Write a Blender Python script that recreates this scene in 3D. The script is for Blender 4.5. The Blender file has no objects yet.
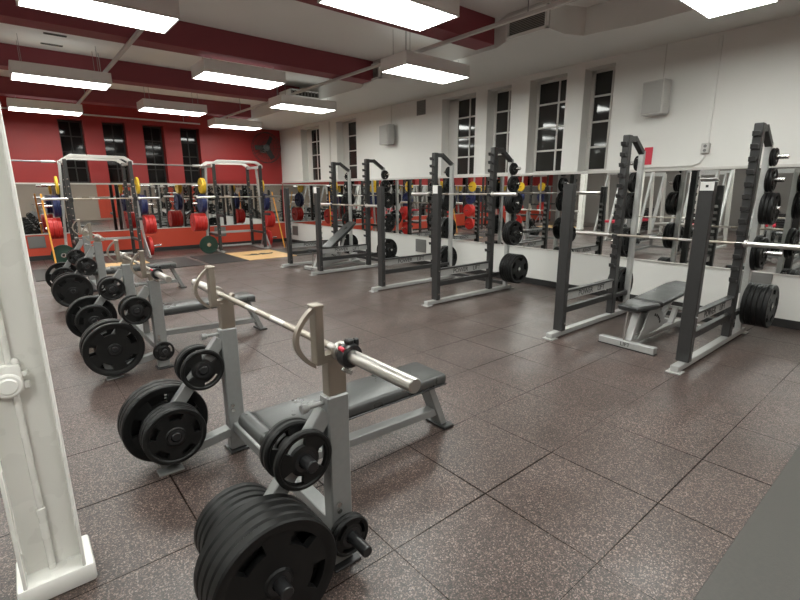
import bpy, bmesh, math, random
from mathutils import Vector, Matrix
random.seed(7)
PI = math.pi
S = bpy.context.scene
COL = S.collection

# ------------------------------------------------------------------ camera, world, exposure
def make_camera():
    f, p, th, ro, h = 465.3, .231, .692, -.004, 1.54
    fwd = Vector((math.sin(th)*math.cos(p), math.cos(th)*math.cos(p), -math.sin(p)))
    r = Vector((math.cos(th), -math.sin(th), 0)); u = r.cross(fwd)
    R = math.cos(ro)*r + math.sin(ro)*u; U = -math.sin(ro)*r + math.cos(ro)*u
    cam = bpy.data.cameras.new('camera'); o = bpy.data.objects.new('camera', cam); COL.objects.link(o)
    cam.sensor_fit = 'HORIZONTAL'; cam.sensor_width = 36; cam.lens = 36*f/800
    cam.clip_start = .02; cam.clip_end = 200
    M = Matrix((R, U, -fwd)).transposed().to_4x4(); M.translation = (0, 0, h)
    o.matrix_world = M; S.camera = o
make_camera()
W = bpy.data.worlds.new('night'); S.world = W; W.use_nodes = True
W.node_tree.nodes['Background'].inputs[0].default_value = (.02, .022, .03, 1)
W.node_tree.nodes['Background'].inputs[1].default_value = .3
LAMP = 8.0
S.view_settings.view_transform = 'Standard'; S.view_settings.look = 'None'
S.view_settings.exposure = 1.72; S.view_settings.gamma = 1; S.view_settings.use_curve_mapping = False

# ------------------------------------------------------------------ materials
def mat(name, col, rough=.5, metal=0., spec=.5, noise=None, bump=0., bscale=200., emit=None):
    m = bpy.data.materials.new(name); m.use_nodes = True
    nt = m.node_tree; b = nt.nodes['Principled BSDF']
    b.inputs['Base Color'].default_value = (*col, 1); b.inputs['Roughness'].default_value = rough
    b.inputs['Metallic'].default_value = metal; b.inputs['Specular IOR Level'].default_value = spec
    if emit:
        b.inputs['Emission Color'].default_value = (*emit[0], 1); b.inputs['Emission Strength'].default_value = emit[1]
    if noise or bump:
        tc = nt.nodes.new('ShaderNodeTexCoord')
    if noise:
        sc, amt = noise
        n = nt.nodes.new('ShaderNodeTexNoise'); n.inputs['Scale'].default_value = sc; n.inputs['Detail'].default_value = 4
        nt.links.new(tc.outputs['Object'], n.inputs['Vector'])
        mr = nt.nodes.new('ShaderNodeMapRange'); mr.inputs[1].default_value = .3; mr.inputs[2].default_value = .7
        mr.inputs[3].default_value = 1-amt; mr.inputs[4].default_value = 1+amt
        nt.links.new(n.outputs['Fac'], mr.inputs[0])
        mx = nt.nodes.new('ShaderNodeVectorMath'); mx.operation = 'SCALE'; mx.inputs[0].default_value = col
        nt.links.new(mr.outputs[0], mx.inputs['Scale']); nt.links.new(mx.outputs[0], b.inputs['Base Color'])
        mr2 = nt.nodes.new('ShaderNodeMapRange'); mr2.inputs[1].default_value = .3; mr2.inputs[2].default_value = .7
        mr2.inputs[3].default_value = max(0, rough-.07); mr2.inputs[4].default_value = min(1, rough+.07)
        nt.links.new(n.outputs['Fac'], mr2.inputs[0]); nt.links.new(mr2.outputs[0], b.inputs['Roughness'])
    if bump:
        n2 = nt.nodes.new('ShaderNodeTexNoise'); n2.inputs['Scale'].default_value = bscale
        nt.links.new(tc.outputs['Object'], n2.inputs['Vector'])
        bp = nt.nodes.new('ShaderNodeBump'); bp.inputs['Strength'].default_value = bump; bp.inputs['Distance'].default_value = .002
        nt.links.new(n2.outputs['Fac'], bp.inputs['Height']); nt.links.new(bp.outputs[0], b.inputs['Normal'])
    return m

def floor_material():
    m = bpy.data.materials.new('rubber_floor_tiles'); m.use_nodes = True
    nt = m.node_tree; N = nt.nodes.new; L = nt.links.new; b = nt.nodes['Principled BSDF']
    tc = N('ShaderNodeTexCoord')
    def ramp(stops, src):
        r = N('ShaderNodeValToRGB'); e = r.color_ramp.elements
        while len(e) < len(stops): e.new(.5)
        for i, (p_, c) in enumerate(stops): e[i].position = p_; e[i].color = (*c, 1)
        L(src, r.inputs[0]); return r.outputs[0]
    # granules: each voronoi cell is a crumb of rubber with its own colour
    wv = N('ShaderNodeTexNoise'); wv.inputs['Scale'].default_value = 160; L(tc.outputs['Object'], wv.inputs['Vector'])
    wa = N('ShaderNodeVectorMath'); wa.operation = 'MULTIPLY_ADD'; L(wv.outputs['Color'], wa.inputs[0]); wa.inputs[1].default_value = (.009, .009, .009); L(tc.outputs['Object'], wa.inputs[2])
    v = N('ShaderNodeTexVoronoi'); v.inputs['Scale'].default_value = 210; L(wa.outputs[0], v.inputs['Vector'])
    sx = N('ShaderNodeSeparateColor'); L(v.outputs['Color'], sx.inputs[0])
    crumbs = ramp([(0, (.022, .0165, .015)), (.40, (.037, .027, .024)), (.64, (.070, .047, .040)), (.80, (.122, .081, .069)), (.92, (.20, .143, .123)), (1, (.28, .22, .20))], sx.outputs[0])
    n = N('ShaderNodeTexNoise'); n.inputs['Scale'].default_value = 2.2; n.inputs['Detail'].default_value = 5; L(tc.outputs['Object'], n.inputs['Vector'])
    blot = N('ShaderNodeMapRange'); blot.inputs[1].default_value = .3; blot.inputs[2].default_value = .7; blot.inputs[3].default_value = .86; blot.inputs[4].default_value = 1.14
    L(n.outputs['Fac'], blot.inputs[0])
    # tile grid
    sp = N('ShaderNodeSeparateXYZ'); L(tc.outputs['Object'], sp.inputs[0])
    def M(op, a, b2=None):
        k = N('ShaderNodeMath'); k.operation = op
        for i, q in enumerate((a, b2)):
            if q is None: continue
            if isinstance(q, (int, float)): k.inputs[i].default_value = q
            else: L(q, k.inputs[i])
        return k.outputs[0]
    def axis(out, off):
        t = M('DIVIDE', M('SUBTRACT', out, off), .6096)
        fr = M('FRACT', t); d = M('MINIMUM', fr, M('SUBTRACT', 1., fr))
        return M('FLOOR', t), M('MULTIPLY', d, .6096)
    ix, dx = axis(sp.outputs[0], 1.089-.6096*40); iy, dy = axis(sp.outputs[1], .75-.6096*40)
    cx = N('ShaderNodeCombineXYZ'); L(ix, cx.inputs[0]); L(iy, cx.inputs[1])
    wn = N('ShaderNodeTexWhiteNoise'); wn.noise_dimensions = '2D'; L(cx.outputs[0], wn.inputs['Vector'])
    tone = N('ShaderNodeMapRange'); tone.inputs[3].default_value = .95; tone.inputs[4].default_value = 1.05; L(wn.outputs['Value'], tone.inputs[0])
    d = M('MINIMUM', dx, dy)
    # how open each seam is wanders along the floor
    n3 = N('ShaderNodeTexNoise'); n3.inputs['Scale'].default_value = .55; L(tc.outputs['Object'], n3.inputs['Vector'])
    wdt = N('ShaderNodeMapRange'); wdt.inputs[1].default_value = .42; wdt.inputs[2].default_value = .60; wdt.inputs[3].default_value = .0018; wdt.inputs[4].default_value = .0085
    L(n3.outputs['Fac'], wdt.inputs[0])
    seam = N('ShaderNodeMapRange'); L(d, seam.inputs[0]); seam.inputs[1].default_value = 0; L(wdt.outputs[0], seam.inputs[2])
    seam.inputs[3].default_value = .03; seam.inputs[4].default_value = 1.
    k = M('MULTIPLY', M('MULTIPLY', blot.outputs[0], tone.outputs[0]), seam.outputs[0])
    sc = N('ShaderNodeVectorMath'); sc.operation = 'SCALE'; L(crumbs, sc.inputs[0]); L(k, sc.inputs['Scale'])
    L(sc.outputs[0], b.inputs['Base Color'])
    rr = N('ShaderNodeMapRange'); rr.inputs[1].default_value = .3; rr.inputs[2].default_value = .7; rr.inputs[3].default_value = .30; rr.inputs[4].default_value = .46
    L(n.outputs['Fac'], rr.inputs[0]); L(rr.outputs[0], b.inputs['Roughness'])
    L(M('MULTIPLY', M('MULTIPLY', seam.outputs[0], seam.outputs[0]), .55), b.inputs['Specular IOR Level'])
    hgt = M('ADD', M('MULTIPLY', sx.outputs[1], .35), M('MULTIPLY', seam.outputs[0], .3))
    bp = N('ShaderNodeBump'); bp.inputs['Strength'].default_value = .35; bp.inputs['Distance'].default_value = .0025
    L(hgt, bp.inputs['Height']); L(bp.outputs[0], b.inputs['Normal'])
    return m

M_ = dict(
    floor=floor_material(),
    white=mat('white_wall_paint', (.70, .69, .66), .6, noise=(1.5, .02), bump=.05, bscale=90),
    ceil=mat('white_ceiling_paint', (.86, .85, .82), .8, noise=(1.2, .02)),
    red=mat('red_wall_paint', (.31, .020, .019), .5, noise=(1.5, .04)),
    redlow=mat('orange_red_wall_paint', (.52, .058, .026), .5, noise=(1.5, .04)),
    beamred=mat('dark_red_beam_paint', (.24, .046, .058), .6, noise=(1.5, .04)),
    tan=mat('tan_wall_paint', (.20, .185, .17), .6, noise=(1.5, .03)),
    beige=mat('beige_wall_paint', (.36, .29, .24), .6, noise=(1.5, .03)),
    vinyl2=mat('black_vinyl', (.020, .021, .021), .34, noise=(8, .1), bump=.15, bscale=350),
    base=mat('black_rubber_baseboard', (.02, .019, .019), .5),
    mirror=mat('mirror_glass', (.80, .81, .80), .015, metal=1.),
    trim=mat('pale_grey_trim', (.55, .53, .50), .45),
    winframe=mat('off_white_window_frame', (.58, .56, .53), .5),
    glass=mat('night_window_glass', (.028, .027, .025), .05, spec=.35),
    colw=mat('glossy_white_column_paint', (.86, .85, .81), .28, noise=(3, .02)),
    fix=mat('white_enamel_lamp_housing', (.80, .785, .76), .45),
    lens=mat('lit_lamp_diffuser', (.9, .9, .88), .5, emit=((.965, .99, .935), LAMP)),
    added_uplight=mat('added_uplight_glow', (.9, .9, .88), .5, emit=((.965, .99, .935), LAMP*.016)),  # weak glow added to brighten the ceiling
    wire=mat('thin_steel_wire', (.35, .33, .32), .4, metal=.6),
    chan=mat('grey_white_conduit', (.55, .52, .50), .5),
    grille=mat('dull_grey_grille', (.20, .19, .18), .5),
    silver=mat('silver_powder_coat', (.42, .42, .41), .38, metal=.35, noise=(40, .05)),
    bgrey=mat('silver_grey_bench_paint', (.255, .258, .255), .40, metal=.3, noise=(40, .05)),
    dglass=mat('dark_night_window_glass', (.010, .009, .009), .06, spec=.3),
    bright=mat('chrome_steel', (.66, .65, .63), .22, metal=1.),
    worn=mat('worn_nickel_steel', (.37, .33, .28), .38, metal=.85, noise=(12, .05)),
    barst=mat('barbell_steel', (.62, .60, .57), .32, metal=1.),
    char=mat('charcoal_powder_coat', (.027, .0265, .0265), .42, noise=(40, .1)),
    black=mat('black_rubber', (.007, .007, .007), .46, spec=.3, noise=(25, .2)),
    blackd=mat('black_steel', (.014, .014, .015), .35),
    vinyl=mat('charcoal_vinyl', (.050, .052, .051), .30, noise=(8, .12), bump=.15, bscale=350),
    bumpred=mat('red_bumper_rubber', (.50, .022, .018), .45), bumpblue=mat('blue_bumper_rubber', (.014, .022, .095), .45),
    bumpyel=mat('yellow_bumper_rubber', (.72, .46, .025), .45), bumpgrn=mat('green_bumper_rubber', (.007, .032, .021), .45),
    wood=None, stick=mat('yellow_wood_dowel', (.72, .33, .05), .5), paper=mat('white_paper', (.75, .74, .72), .7),
    mat_grey=mat('grey_rubber_runner', (.062, .058, .053), .6, noise=(60, .15), bump=.3, bscale=160),
    plastred=mat('red_plastic', (.55, .02, .05), .4), grey=mat('mid_grey_plastic', (.16, .157, .15), .5),
    spk=mat('pale_grey_speaker_cloth', (.36, .35, .33), .7), pgrey=mat('light_grey_plastic', (.5, .49, .47), .5),
    dark=mat('dark_slot', (.03, .028, .026), .7), letters=mat('black_lettering', (.02, .02, .02), .5), wletters=mat('pale_lettering', (.6, .6, .58), .5),
)
def wood_material():
    m = bpy.data.materials.new('pale_yellow_plywood'); m.use_nodes = True
    nt = m.node_tree; b = nt.nodes['Principled BSDF']; tc = nt.nodes.new('ShaderNodeTexCoord')
    mp = nt.nodes.new('ShaderNodeMapping'); mp.inputs['Scale'].default_value = (18, 1.5, 5)
    n = nt.nodes.new('ShaderNodeTexNoise'); n.inputs['Scale'].default_value = 1.5; n.inputs['Detail'].default_value = 6
    r = nt.nodes.new('ShaderNodeValToRGB'); r.color_ramp.elements[0].color = (.62, .36, .14, 1); r.color_ramp.elements[1].color = (.74, .50, .24, 1)
    nt.links.new(tc.outputs['Object'], mp.inputs[0]); nt.links.new(mp.outputs[0], n.inputs[0]); nt.links.new(n.outputs['Fac'], r.inputs[0]); nt.links.new(r.outputs[0], b.inputs['Base Color'])
    b.inputs['Roughness'].default_value = .4
    return m
M_['wood'] = wood_material()

# ------------------------------------------------------------------ mesh helpers
class MB:
    def __init__(s): s.bm = bmesh.new()
    def _merge(s, t, M=None):
        if M is not None: t.transform(M)
        me = bpy.data.meshes.new('tmp'); t.to_mesh(me); t.free(); s.bm.from_mesh(me); bpy.data.meshes.remove(me)
        return s
    def box(s, c, size, bev=0., M=None, seg=1):
        t = bmesh.new(); bmesh.ops.create_cube(t, size=1)
        t.transform(Matrix.Diagonal((*size, 1)))
        if bev: bmesh.ops.bevel(t, geom=t.edges[:], offset=min(bev, min(size)*.45), segments=seg, affect='EDGES', profile=.5)
        t.transform(Matrix.Translation(c) if M is None else Matrix.Translation(c) @ M)
        return s._merge(t)
    def lohi(s, a, b, bev=0., seg=1):
        return s.box([(a[i]+b[i])/2 for i in range(3)], [abs(b[i]-a[i]) for i in range(3)], bev, seg=seg)
    def bar(s, p, q, w, h, bev=.003, up=(0, 0, 1)):
        p, q = Vector(p), Vector(q); d = q-p; L = d.length; z = d.normalized(); u = Vector(up)
        if abs(z.dot(u)) > .98: u = Vector((0, 1, 0))
        x = u.cross(z).normalized(); y = z.cross(x)
        R = Matrix((x, y, z)).transposed().to_4x4()
        return s.box((p+q)/2, (w, h, L), bev, R)
    def cyl(s, p, q, r, r2=None, seg=20, bev=0.):
        p, q = Vector(p), Vector(q); d = q-p; t = bmesh.new()
        bmesh.ops.create_cone(t, cap_ends=True, segments=seg, radius1=r, radius2=r if r2 is None else r2, depth=d.length)
        if bev:
            ed = [e for e in t.edges if any(len(f.verts) > 4 for f in e.link_faces)]
            bmesh.ops.bevel(t, geom=ed, offset=bev, segments=1, affect='EDGES')
        t.transform(Matrix.Translation((p+q)/2) @ d.to_track_quat('Z', 'Y').to_matrix().to_4x4())
        return s._merge(t)
    def sphere(s, c, r, seg=16, sc=(1, 1, 1)):
        t = bmesh.new(); bmesh.ops.create_uvsphere(t, u_segments=seg, v_segments=seg//2, radius=r)
        t.transform(Matrix.Translation(c) @ Matrix.Diagonal((*sc, 1))); return s._merge(t)
    def prism(s, pts, a, b, axis='z', bev=0.):
        # polygon pts (2-D) extruded from a to b along axis
        t = bmesh.new()
        f3 = {'z': lambda u, v, w: (u, v, w), 'y': lambda u, v, w: (u, w, v), 'x': lambda u, v, w: (w, u, v)}[axis]
        lo = [t.verts.new(f3(u, v, a)) for u, v in pts]; hi = [t.verts.new(f3(u, v, b)) for u, v in pts]
        n = len(pts); t.faces.new(lo[::-1]); t.faces.new(hi)
        for i in range(n): t.faces.new((lo[i], lo[(i+1) % n], hi[(i+1) % n], hi[i]))
        bmesh.ops.recalc_face_normals(t, faces=t.faces[:])
        if bev: bmesh.ops.bevel(t, geom=t.edges[:], offset=bev, segments=1, affect='EDGES')
        return s._merge(t)
    def lathe(s, prof, M=None, seg=40):
        # prof: (radius, height) pairs turned about the local z axis
        t = bmesh.new(); rings = []
        for r, z in prof:
            rings.append([t.verts.new((r*math.cos(2*PI*k/seg), r*math.sin(2*PI*k/seg), z)) for k in range(seg)] if r > 1e-6 else [t.verts.new((0, 0, z))])
        for A, B in zip(rings, rings[1:]):
            for k in range(seg):
                k2 = (k+1) % seg
                if len(A) == 1 and len(B) == 1: continue
                if len(A) == 1: t.faces.new((A[0], B[k], B[k2]))
                elif len(B) == 1: t.faces.new((A[k], B[0], A[k2]))
                else: t.faces.new((A[k], B[k], B[k2], A[k2]))
        bmesh.ops.recalc_face_normals(t, faces=t.faces[:])
        return s._merge(t, M)
    def sweep(s, pts, r, seg=10):
        pts = [Vector(p) for p in pts]; t = bmesh.new(); rings = []; ref = None
        for i, p in enumerate(pts):
            d = (pts[min(i+1, len(pts)-1)]-pts[max(i-1, 0)]).normalized()
            if ref is None: ref = d.orthogonal().normalized()
            ref = (ref-d*ref.dot(d)).normalized(); y = d.cross(ref)
            rings.append([t.verts.new(p+r*(math.cos(2*PI*k/seg)*ref+math.sin(2*PI*k/seg)*y)) for k in range(seg)])
        for A, B in zip(rings, rings[1:]):
            for k in range(seg): t.faces.new((A[k], A[(k+1) % seg], B[(k+1) % seg], B[k]))
        t.faces.new(rings[0][::-1]); t.faces.new(rings[-1])
        bmesh.ops.recalc_face_normals(t, faces=t.faces[:])
        return s._merge(t)
    def mesh(s, name, m, M=None, angle=35):
        if M is not None: s.bm.transform(M)
        me = bpy.data.meshes.new(name); s.bm.to_mesh(me); s.bm.free()
        me.materials.append(M_[m] if isinstance(m, str) else m)
        me.shade_smooth(); me.set_sharp_from_angle(angle=math.radians(angle))
        return me
    def obj(s, name, m, parent=None, loc=None, angle=35):
        if loc is not None: s.bm.transform(Matrix.Translation(-Vector(loc)))
        o = bpy.data.objects.new(name, s.mesh(name, m, angle=angle)); COL.objects.link(o)
        if loc is not None: o.location = loc
        if parent is not None: o.parent = parent
        return o

def tag(o, label, cat, group=None):
    o['label'] = label; o['category'] = cat
    if group: o['group'] = group
    return o
def thing(name, label, cat, loc=(0, 0, 0), rz=0, group=None):
    o = bpy.data.objects.new(name, None); COL.objects.link(o); o.empty_display_size = .1
    o.location = loc; o.rotation_euler = (0, 0, rz)
    return tag(o, label, cat, group)
def struct(o):
    o['kind'] = 'structure'; return o
def copy_tree(o, parent=None):
    c = o.copy(); COL.objects.link(c)
    if parent is not None: c.parent = parent; c.matrix_parent_inverse = o.matrix_parent_inverse
    for ch in list(o.children): copy_tree(ch, c)
    return c
def place(proto, first, loc, rz=None, label=None, group=None):
    # the first placing moves the prototype itself
    o = proto if not first else copy_tree(proto)
    o.location = loc
    if rz is not None: o.rotation_euler = (0, 0, rz)
    if label: o['label'] = label
    if group: o['group'] = group
    return o
def text(name, body, size, m, parent, M, depth=.001):
    cu = bpy.data.curves.new(name, 'FONT'); cu.body = body; cu.size = size; cu.extrude = depth
    cu.align_x = 'CENTER'; cu.align_y = 'CENTER'; cu.materials.append(M_[m])
    c = bpy.data.objects.new(name, cu); COL.objects.link(c); bpy.context.view_layer.update()
    me = bpy.data.meshes.new_from_object(c.evaluated_get(bpy.context.evaluated_depsgraph_get()))
    bpy.data.objects.remove(c); me.name = name
    o = bpy.data.objects.new(name, me); COL.objects.link(o); o.parent = parent; o.matrix_local = M
    return o
def facing(loc, x, up=(0, 0, 1)):
    # text plane whose reading direction is x and whose up is `up`
    x = Vector(x).normalized(); y = Vector(up).normalized(); z = x.cross(y)
    R = Matrix((x, y, z)).transposed().to_4x4(); R.translation = loc
    return R

# ------------------------------------------------------------------ the room
XR, YW, ZC = 6.62, 13.6, 3.6
XL, YF = -8.0, -4.0
ZM0, ZM1 = .61, 1.77
struct(MB().lohi((XL-.2, YF-.2, -.1), (XR+.5, YW+.5, 0)).obj('floor', 'floor'))
struct(MB().lohi((XL-.2, YF-.2, ZC), (XR+.5, YW+.5, ZC+.15)).obj('ceiling', 'ceil'))
struct(MB().lohi((XL-.2, YF-.2, 0), (XL, YW+.5, ZC)).obj('wall_left', 'tan'))
struct(MB().lohi((XL, YF-.2, 0), (XR+.5, YF, ZC)).obj('wall_front', 'beige'))
struct(MB().lohi((4.0, YF, .1), (5.65, YF+.03, 2.4)).obj('wall_front_panel', 'redlow'))
ZS, ZT = 1.80, 3.21
RWIN = [(3.40, 3.84), (4.12, 4.76), (5.12, 5.62), (5.88, 6.72), (9.58, 10.45), (11.30, 12.30)]
w = MB().lohi((XR, YF, 0), (XR+.5, YW+.5, ZS)).lohi((XR, YF, ZT), (XR+.5, YW+.5, ZC))
prev = YF
for a, b in RWIN+[(YW+.5, None)]:
    w.lohi((XR, prev, ZS), (XR+.5, a, ZT)); prev = b
struct(w.obj('wall_right', 'white'))
BWIN = [(-6.4, -5.92), (-4.9, -4.42), (-3.4, -2.92), (-1.9, -1.42), (1.18, 1.66), (2.05, 2.53), (2.92, 3.40), (3.80, 4.28)]
w = MB().lohi((XL, YW, .1), (XR, YW+.5, .58)); struct(w.obj('wall_back_lower', 'redlow'))
w = MB().lohi((XL, YW, .58), (XR, YW+.5, 1.74)).lohi((XL, YW, 3.17), (XR, YW+.5, ZC)).lohi((XL, YW, 0), (XR, YW+.5, .1))
prev = XL
for a, b in BWIN+[(XR, None)]:
    w.lohi((prev, YW, 1.74), (a, YW+.5, 3.17)); prev = b
struct(w.obj('wall_back', 'red'))
struct(MB().lohi((XR-.012, YF, 0), (XR, YW, .10), .003).obj('baseboard_right', 'base'))
struct(MB().lohi((XL, YW-.012, 0), (XR, YW, .10), .003).obj('baseboard_back', 'base'))
struct(MB().lohi((XR-.03, YF, ZM1), (XR, YW, ZM1+.035), .004).obj('trim_1', 'trim'))
struct(MB().lohi((XR-.018, YF, ZM0-.02), (XR, YW, ZM0), .003).obj('trim_2', 'trim'))
struct(MB().lohi((XL, YW-.03, 1.71), (XR-.03, YW, 1.745), .004).obj('trim_3', 'trim'))
struct(MB().lohi((XL, YW-.018, .58), (XR-.03, YW, .60), .003).obj('trim_4', 'trim'))
struct(MB().lohi((XR-.012, 10.74, ZM1+.035), (XR, 10.80, ZC-.35), .003).obj('trim_5', 'trim'))

# mirrors: wide panels standing edge to edge on the walls
panels = [(-3.9, -.1), (-.1, 3.4), (3.4, 6.9), (6.9, 10.4), (10.4, 13.56)]
names = ['behind the camera', 'behind the closest squat rack', 'behind the middle squat rack', 'behind the farthest squat rack', 'in the far right corner']
for (a, b), nm in zip(panels, names):
    t = thing('wall_mirror', 'frameless wall mirror on the white wall ' + nm, 'mirror', (XR, (a+b)/2, ZM0), group='mirrors along the white wall')
    MB().lohi((-.008, a-(a+b)/2+.001, 0), (-.001, b-(a+b)/2-.001, ZM1-ZM0)).obj('mirror_glass', 'mirror', t)
    for k in range(4):
        y = (b-a)*(k+.5)/4-(b-a)/2
        MB().box((-.012, y, .008), (.012, .04, .02), .002).obj('mirror_clip', 'bright', t)
for (a, b), nm in zip([(-7.9, -3.), (-3., 1.9), (1.9, 6.58)], ['in the far left part of the gym', 'behind the left power rack', 'behind the right power rack']):
    t = thing('wall_mirror', 'frameless wall mirror on the red wall ' + nm, 'mirror', ((a+b)/2, YW, .6), group='mirrors along the red wall')
    MB().lohi((a-(a+b)/2+.001, -.008, 0), (b-(a+b)/2-.001, -.001, 1.11)).obj('mirror_glass', 'mirror', t)

# windows of the white wall: frame with four rows of panes, mullion where the photo shows it
def window(n, lo, hi, plane, axis, mull, m='winframe', stile=.035):
    z0, z1 = (ZS, ZT) if axis == 'x' else (1.74, 3.17)
    L, D = hi-lo, .05
    fr = MB()
    fr.lohi((0, 0, 0), (stile, D, z1-z0), .004).lohi((L-.035, 0, 0), (L, D, z1-z0), .004)
    fr.lohi((0, 0, 0), (L, D, .04), .004).lohi((0, 0, z1-z0-.04), (L, D, z1-z0), .004)
    fr.lohi((mull-lo-.012, .004, 0), (mull-lo+.012, D-.004, z1-z0), .003)
    for k in (1, 2, 3):
        z = (z1-z0)*k/4; fr.lohi((0, .004, z-.012), (L, D-.004, z+.012), .003)
    gl = MB().lohi((.005, .02, .005), (L-.005, .03, z1-z0-.005))
    root = bpy.data.objects.new('window_%d' % n, None); COL.objects.link(root); root['kind'] = 'structure'
    if axis == 'x': root.matrix_world = Matrix.Translation((plane, lo, z0)) @ Matrix(((0, 1, 0, 0), (1, 0, 0, 0), (0, 0, 1, 0), (0, 0, 0, 1)))
    else: root.location = (lo, plane, z0)
    fr.obj('window_frame', m, root); gl.obj('window_glass', 'dglass', root)
def flip_fix(o):
    pass
MULL = [3.52, 4.36, 5.31, 6.19, 9.86, 11.78]
def window_x(n, lo, hi, mull, stile):
    # frame built directly in the plane x = XR + .2 .. so no mirrored matrices are needed
    z0, z1 = ZS, ZT; X0, X1 = XR+.19, XR+.24
    root = bpy.data.objects.new('window_%d' % n, None); COL.objects.link(root); root['kind'] = 'structure'; root.location = (X0, lo, z0)
    fr = MB()
    fr.lohi((X0, lo, z0), (X1, lo+.035, z1), .004).lohi((X0, hi-stile, z0), (X1, hi, z1), .004)
    fr.lohi((X0, lo, z0), (X1, hi, z0+.04), .004).lohi((X0, lo, z1-.04), (X1, hi, z1), .004)
    fr.lohi((X0+.004, mull-.013, z0), (X1-.004, mull+.013, z1), .003)
    for k in (1, 2, 3):
        z = z0+(z1-z0)*k/4; fr.lohi((X0+.004, lo, z-.013), (X1-.004, hi, z+.013), .003)
    for b_, nm, m in ((fr, 'window_frame', 'winframe'), (MB().lohi((X0+.02, lo+.005, z0+.005), (X0+.03, hi-.005, z1-.005)), 'window_glass', 'glass'),
                      (MB().lohi((XR+.005, lo+.002, z0), (X0, hi-.002, z0+.012), .002), 'window_sill', 'white')):
        b_.bm.transform(Matrix.Translation((-X0, -lo, -z0))); b_.obj(nm, m, root)
for i, ((a, b), mu) in enumerate(zip(RWIN, MULL)):
    window_x(i+1, a, b, mu, [.06, .05, .05, .24, .24, .24][i])
for i, (a, b) in enumerate(BWIN):
    window(len(RWIN)+i+1, a, b, YW+.22, 'y', (a+b)/2, 'beamred' if False else 'dark')

# ceiling beams, soffit with grilles, channels
for i, y in enumerate((-3.42, -.90, 1.62, 4.14, 6.66, 9.18, 11.70)):
    o = MB().lohi((XL, y, 3.30), (4.97 if y > 4 else 5.45, y+.30, ZC), .004).obj('ceiling_beam', 'beamred'); struct(o)
# soffit along the white wall (plan outline), boxed outlets stand out from it, concave flank beside the first outlet
def arc(x0, y0, x1, y1, k, n=8):
    out = []
    for i in range(n+1):
        t = i/n; out.append((x0+(x1-x0)*(1-(1-t)**2) if k else x0+(x1-x0)*t*t, y0+(y1-y0)*t))
    return out
outline = [(XR, YF), (5.62, YF), (5.62, 2.70)] + [(5.62-.10*math.sin(PI*.5*i/6), 2.70+.55*i/6) for i in range(7)] + [(5.28, 3.36), (4.97, 3.36), (4.97, 3.95), (5.10, 4.20), (5.10, 6.30), (4.97, 6.42), (4.97, 6.95), (5.10, 7.2), (5.10, 8.45), (5.10, YW), (XR, YW)]
struct(MB().prism(outline, 3.30, ZC).obj('ceiling_soffit', 'white'))
def grille(y0, y1, label):
    t = thing('air_grille', label, 'vent', (4.97, (y0+y1)/2, 3.30), group='air grilles of the white duct')
    L = y1-y0; f = MB()
    f.lohi((-.045, -L/2, .0), (0, L/2, .03), .004).lohi((-.045, -L/2, .22), (0, L/2, .25), .004).lohi((-.045, -L/2, .0), (0, -L/2+.03, .25), .004).lohi((-.045, L/2-.03, .0), (0, L/2, .25), .004)
    f.obj('grille_frame', 'fix', t)
    MB().lohi((-.004, -L/2+.02, .03), (-.001, L/2-.02, .245)).obj('backing', 'dark', t)
    s_ = MB()
    for k in range(12): s_.box((-.009, 0, .045+k*.0175), (.010, L-.05, .003), 0, Matrix.Rotation(.5, 4, 'Y'))
    s_.obj('louvres', 'spk', t)
grille(3.37, 3.94, 'grey louvred air grille on white duct, nearer to the camera')
grille(6.45, 6.92, 'grey louvred air grille on white duct, farther from the camera')
t = thing('duct_grille', 'dark slotted grille box hanging behind the third lamp row', 'vent', (4.93, 8.70, 3.30))
MB().lohi((-.42, -.06, .01), (.16, .0, .03), .003).lohi((-.42, -.06, .12), (.16, 0, .14), .003).lohi((-.42, 0, 0), (.16, .5, .15), .004).obj('grille_box', 'white', t)
s_ = MB()
for k in range(9): s_.lohi((-.415+k*.07, -.05, .03), (-.40+k*.07, -.005, .12))
s_.obj('slats', 'grille', t)
MB().lohi((-.41, -.003, .03), (.15, -.001, .12)).obj('backing', 'dark', t)
for y, lb in ((8.27, 'short dark ceiling slot, nearer of two on the white bay'), (8.83, 'short dark ceiling slot, farther of two on the white bay')):
    t = thing('ceiling_vent', lb, 'vent', (.85, y, ZC), group='dark slots in the white ceiling bay')
    MB().box((0, 0, -.004), (.26, .075, .008), .002).obj('vent_plate', 'grille', t)
    for k in (-1, 0, 1): MB().box((0, k*.022, -.0085), (.24, .012, .003)).obj('slot', 'dark', t)
for x, y0, y1, lb in ((4.345, -3.5, 12.3, 'long pale ceiling channel running towards the red wall at right'), (1.425, -3.5, 12.6, 'long pale ceiling channel running towards the red wall at left'), (-2.6, -3.5, 12.6, 'long pale ceiling channel over the left part of the gym')):
    t = thing('ceiling_channel', lb, 'channel', (x, y0, 3.25), group='ceiling channels')
    MB().lohi((-.022, 0, 0), (.022, y1-y0, .035), .003).obj('channel', 'chan', t)
    for k in range(8): MB().cyl((0, 1.0+k*1.9, .035), (0, 1.0+k*1.9, .349), .006, seg=8).obj('hanger_rod', 'wire', t)
o = MB().cyl((-3, 13.2, 3.245), (4.2, 13.2, 3.245), .018, seg=10).obj('ceiling_pipe', 'chan'); tag(o, 'thin pale pipe along the top of the red wall', 'pipe')
MB().cyl((-2.5, 13.2, 3.245), (-2.5, 13.2, 3.6), .006, seg=8).obj('hanger_rod', 'wire', o); MB().cyl((3.8, 13.2, 3.245), (3.8, 13.2, 3.6), .006, seg=8).obj('hanger_rod', 'wire', o)

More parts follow.
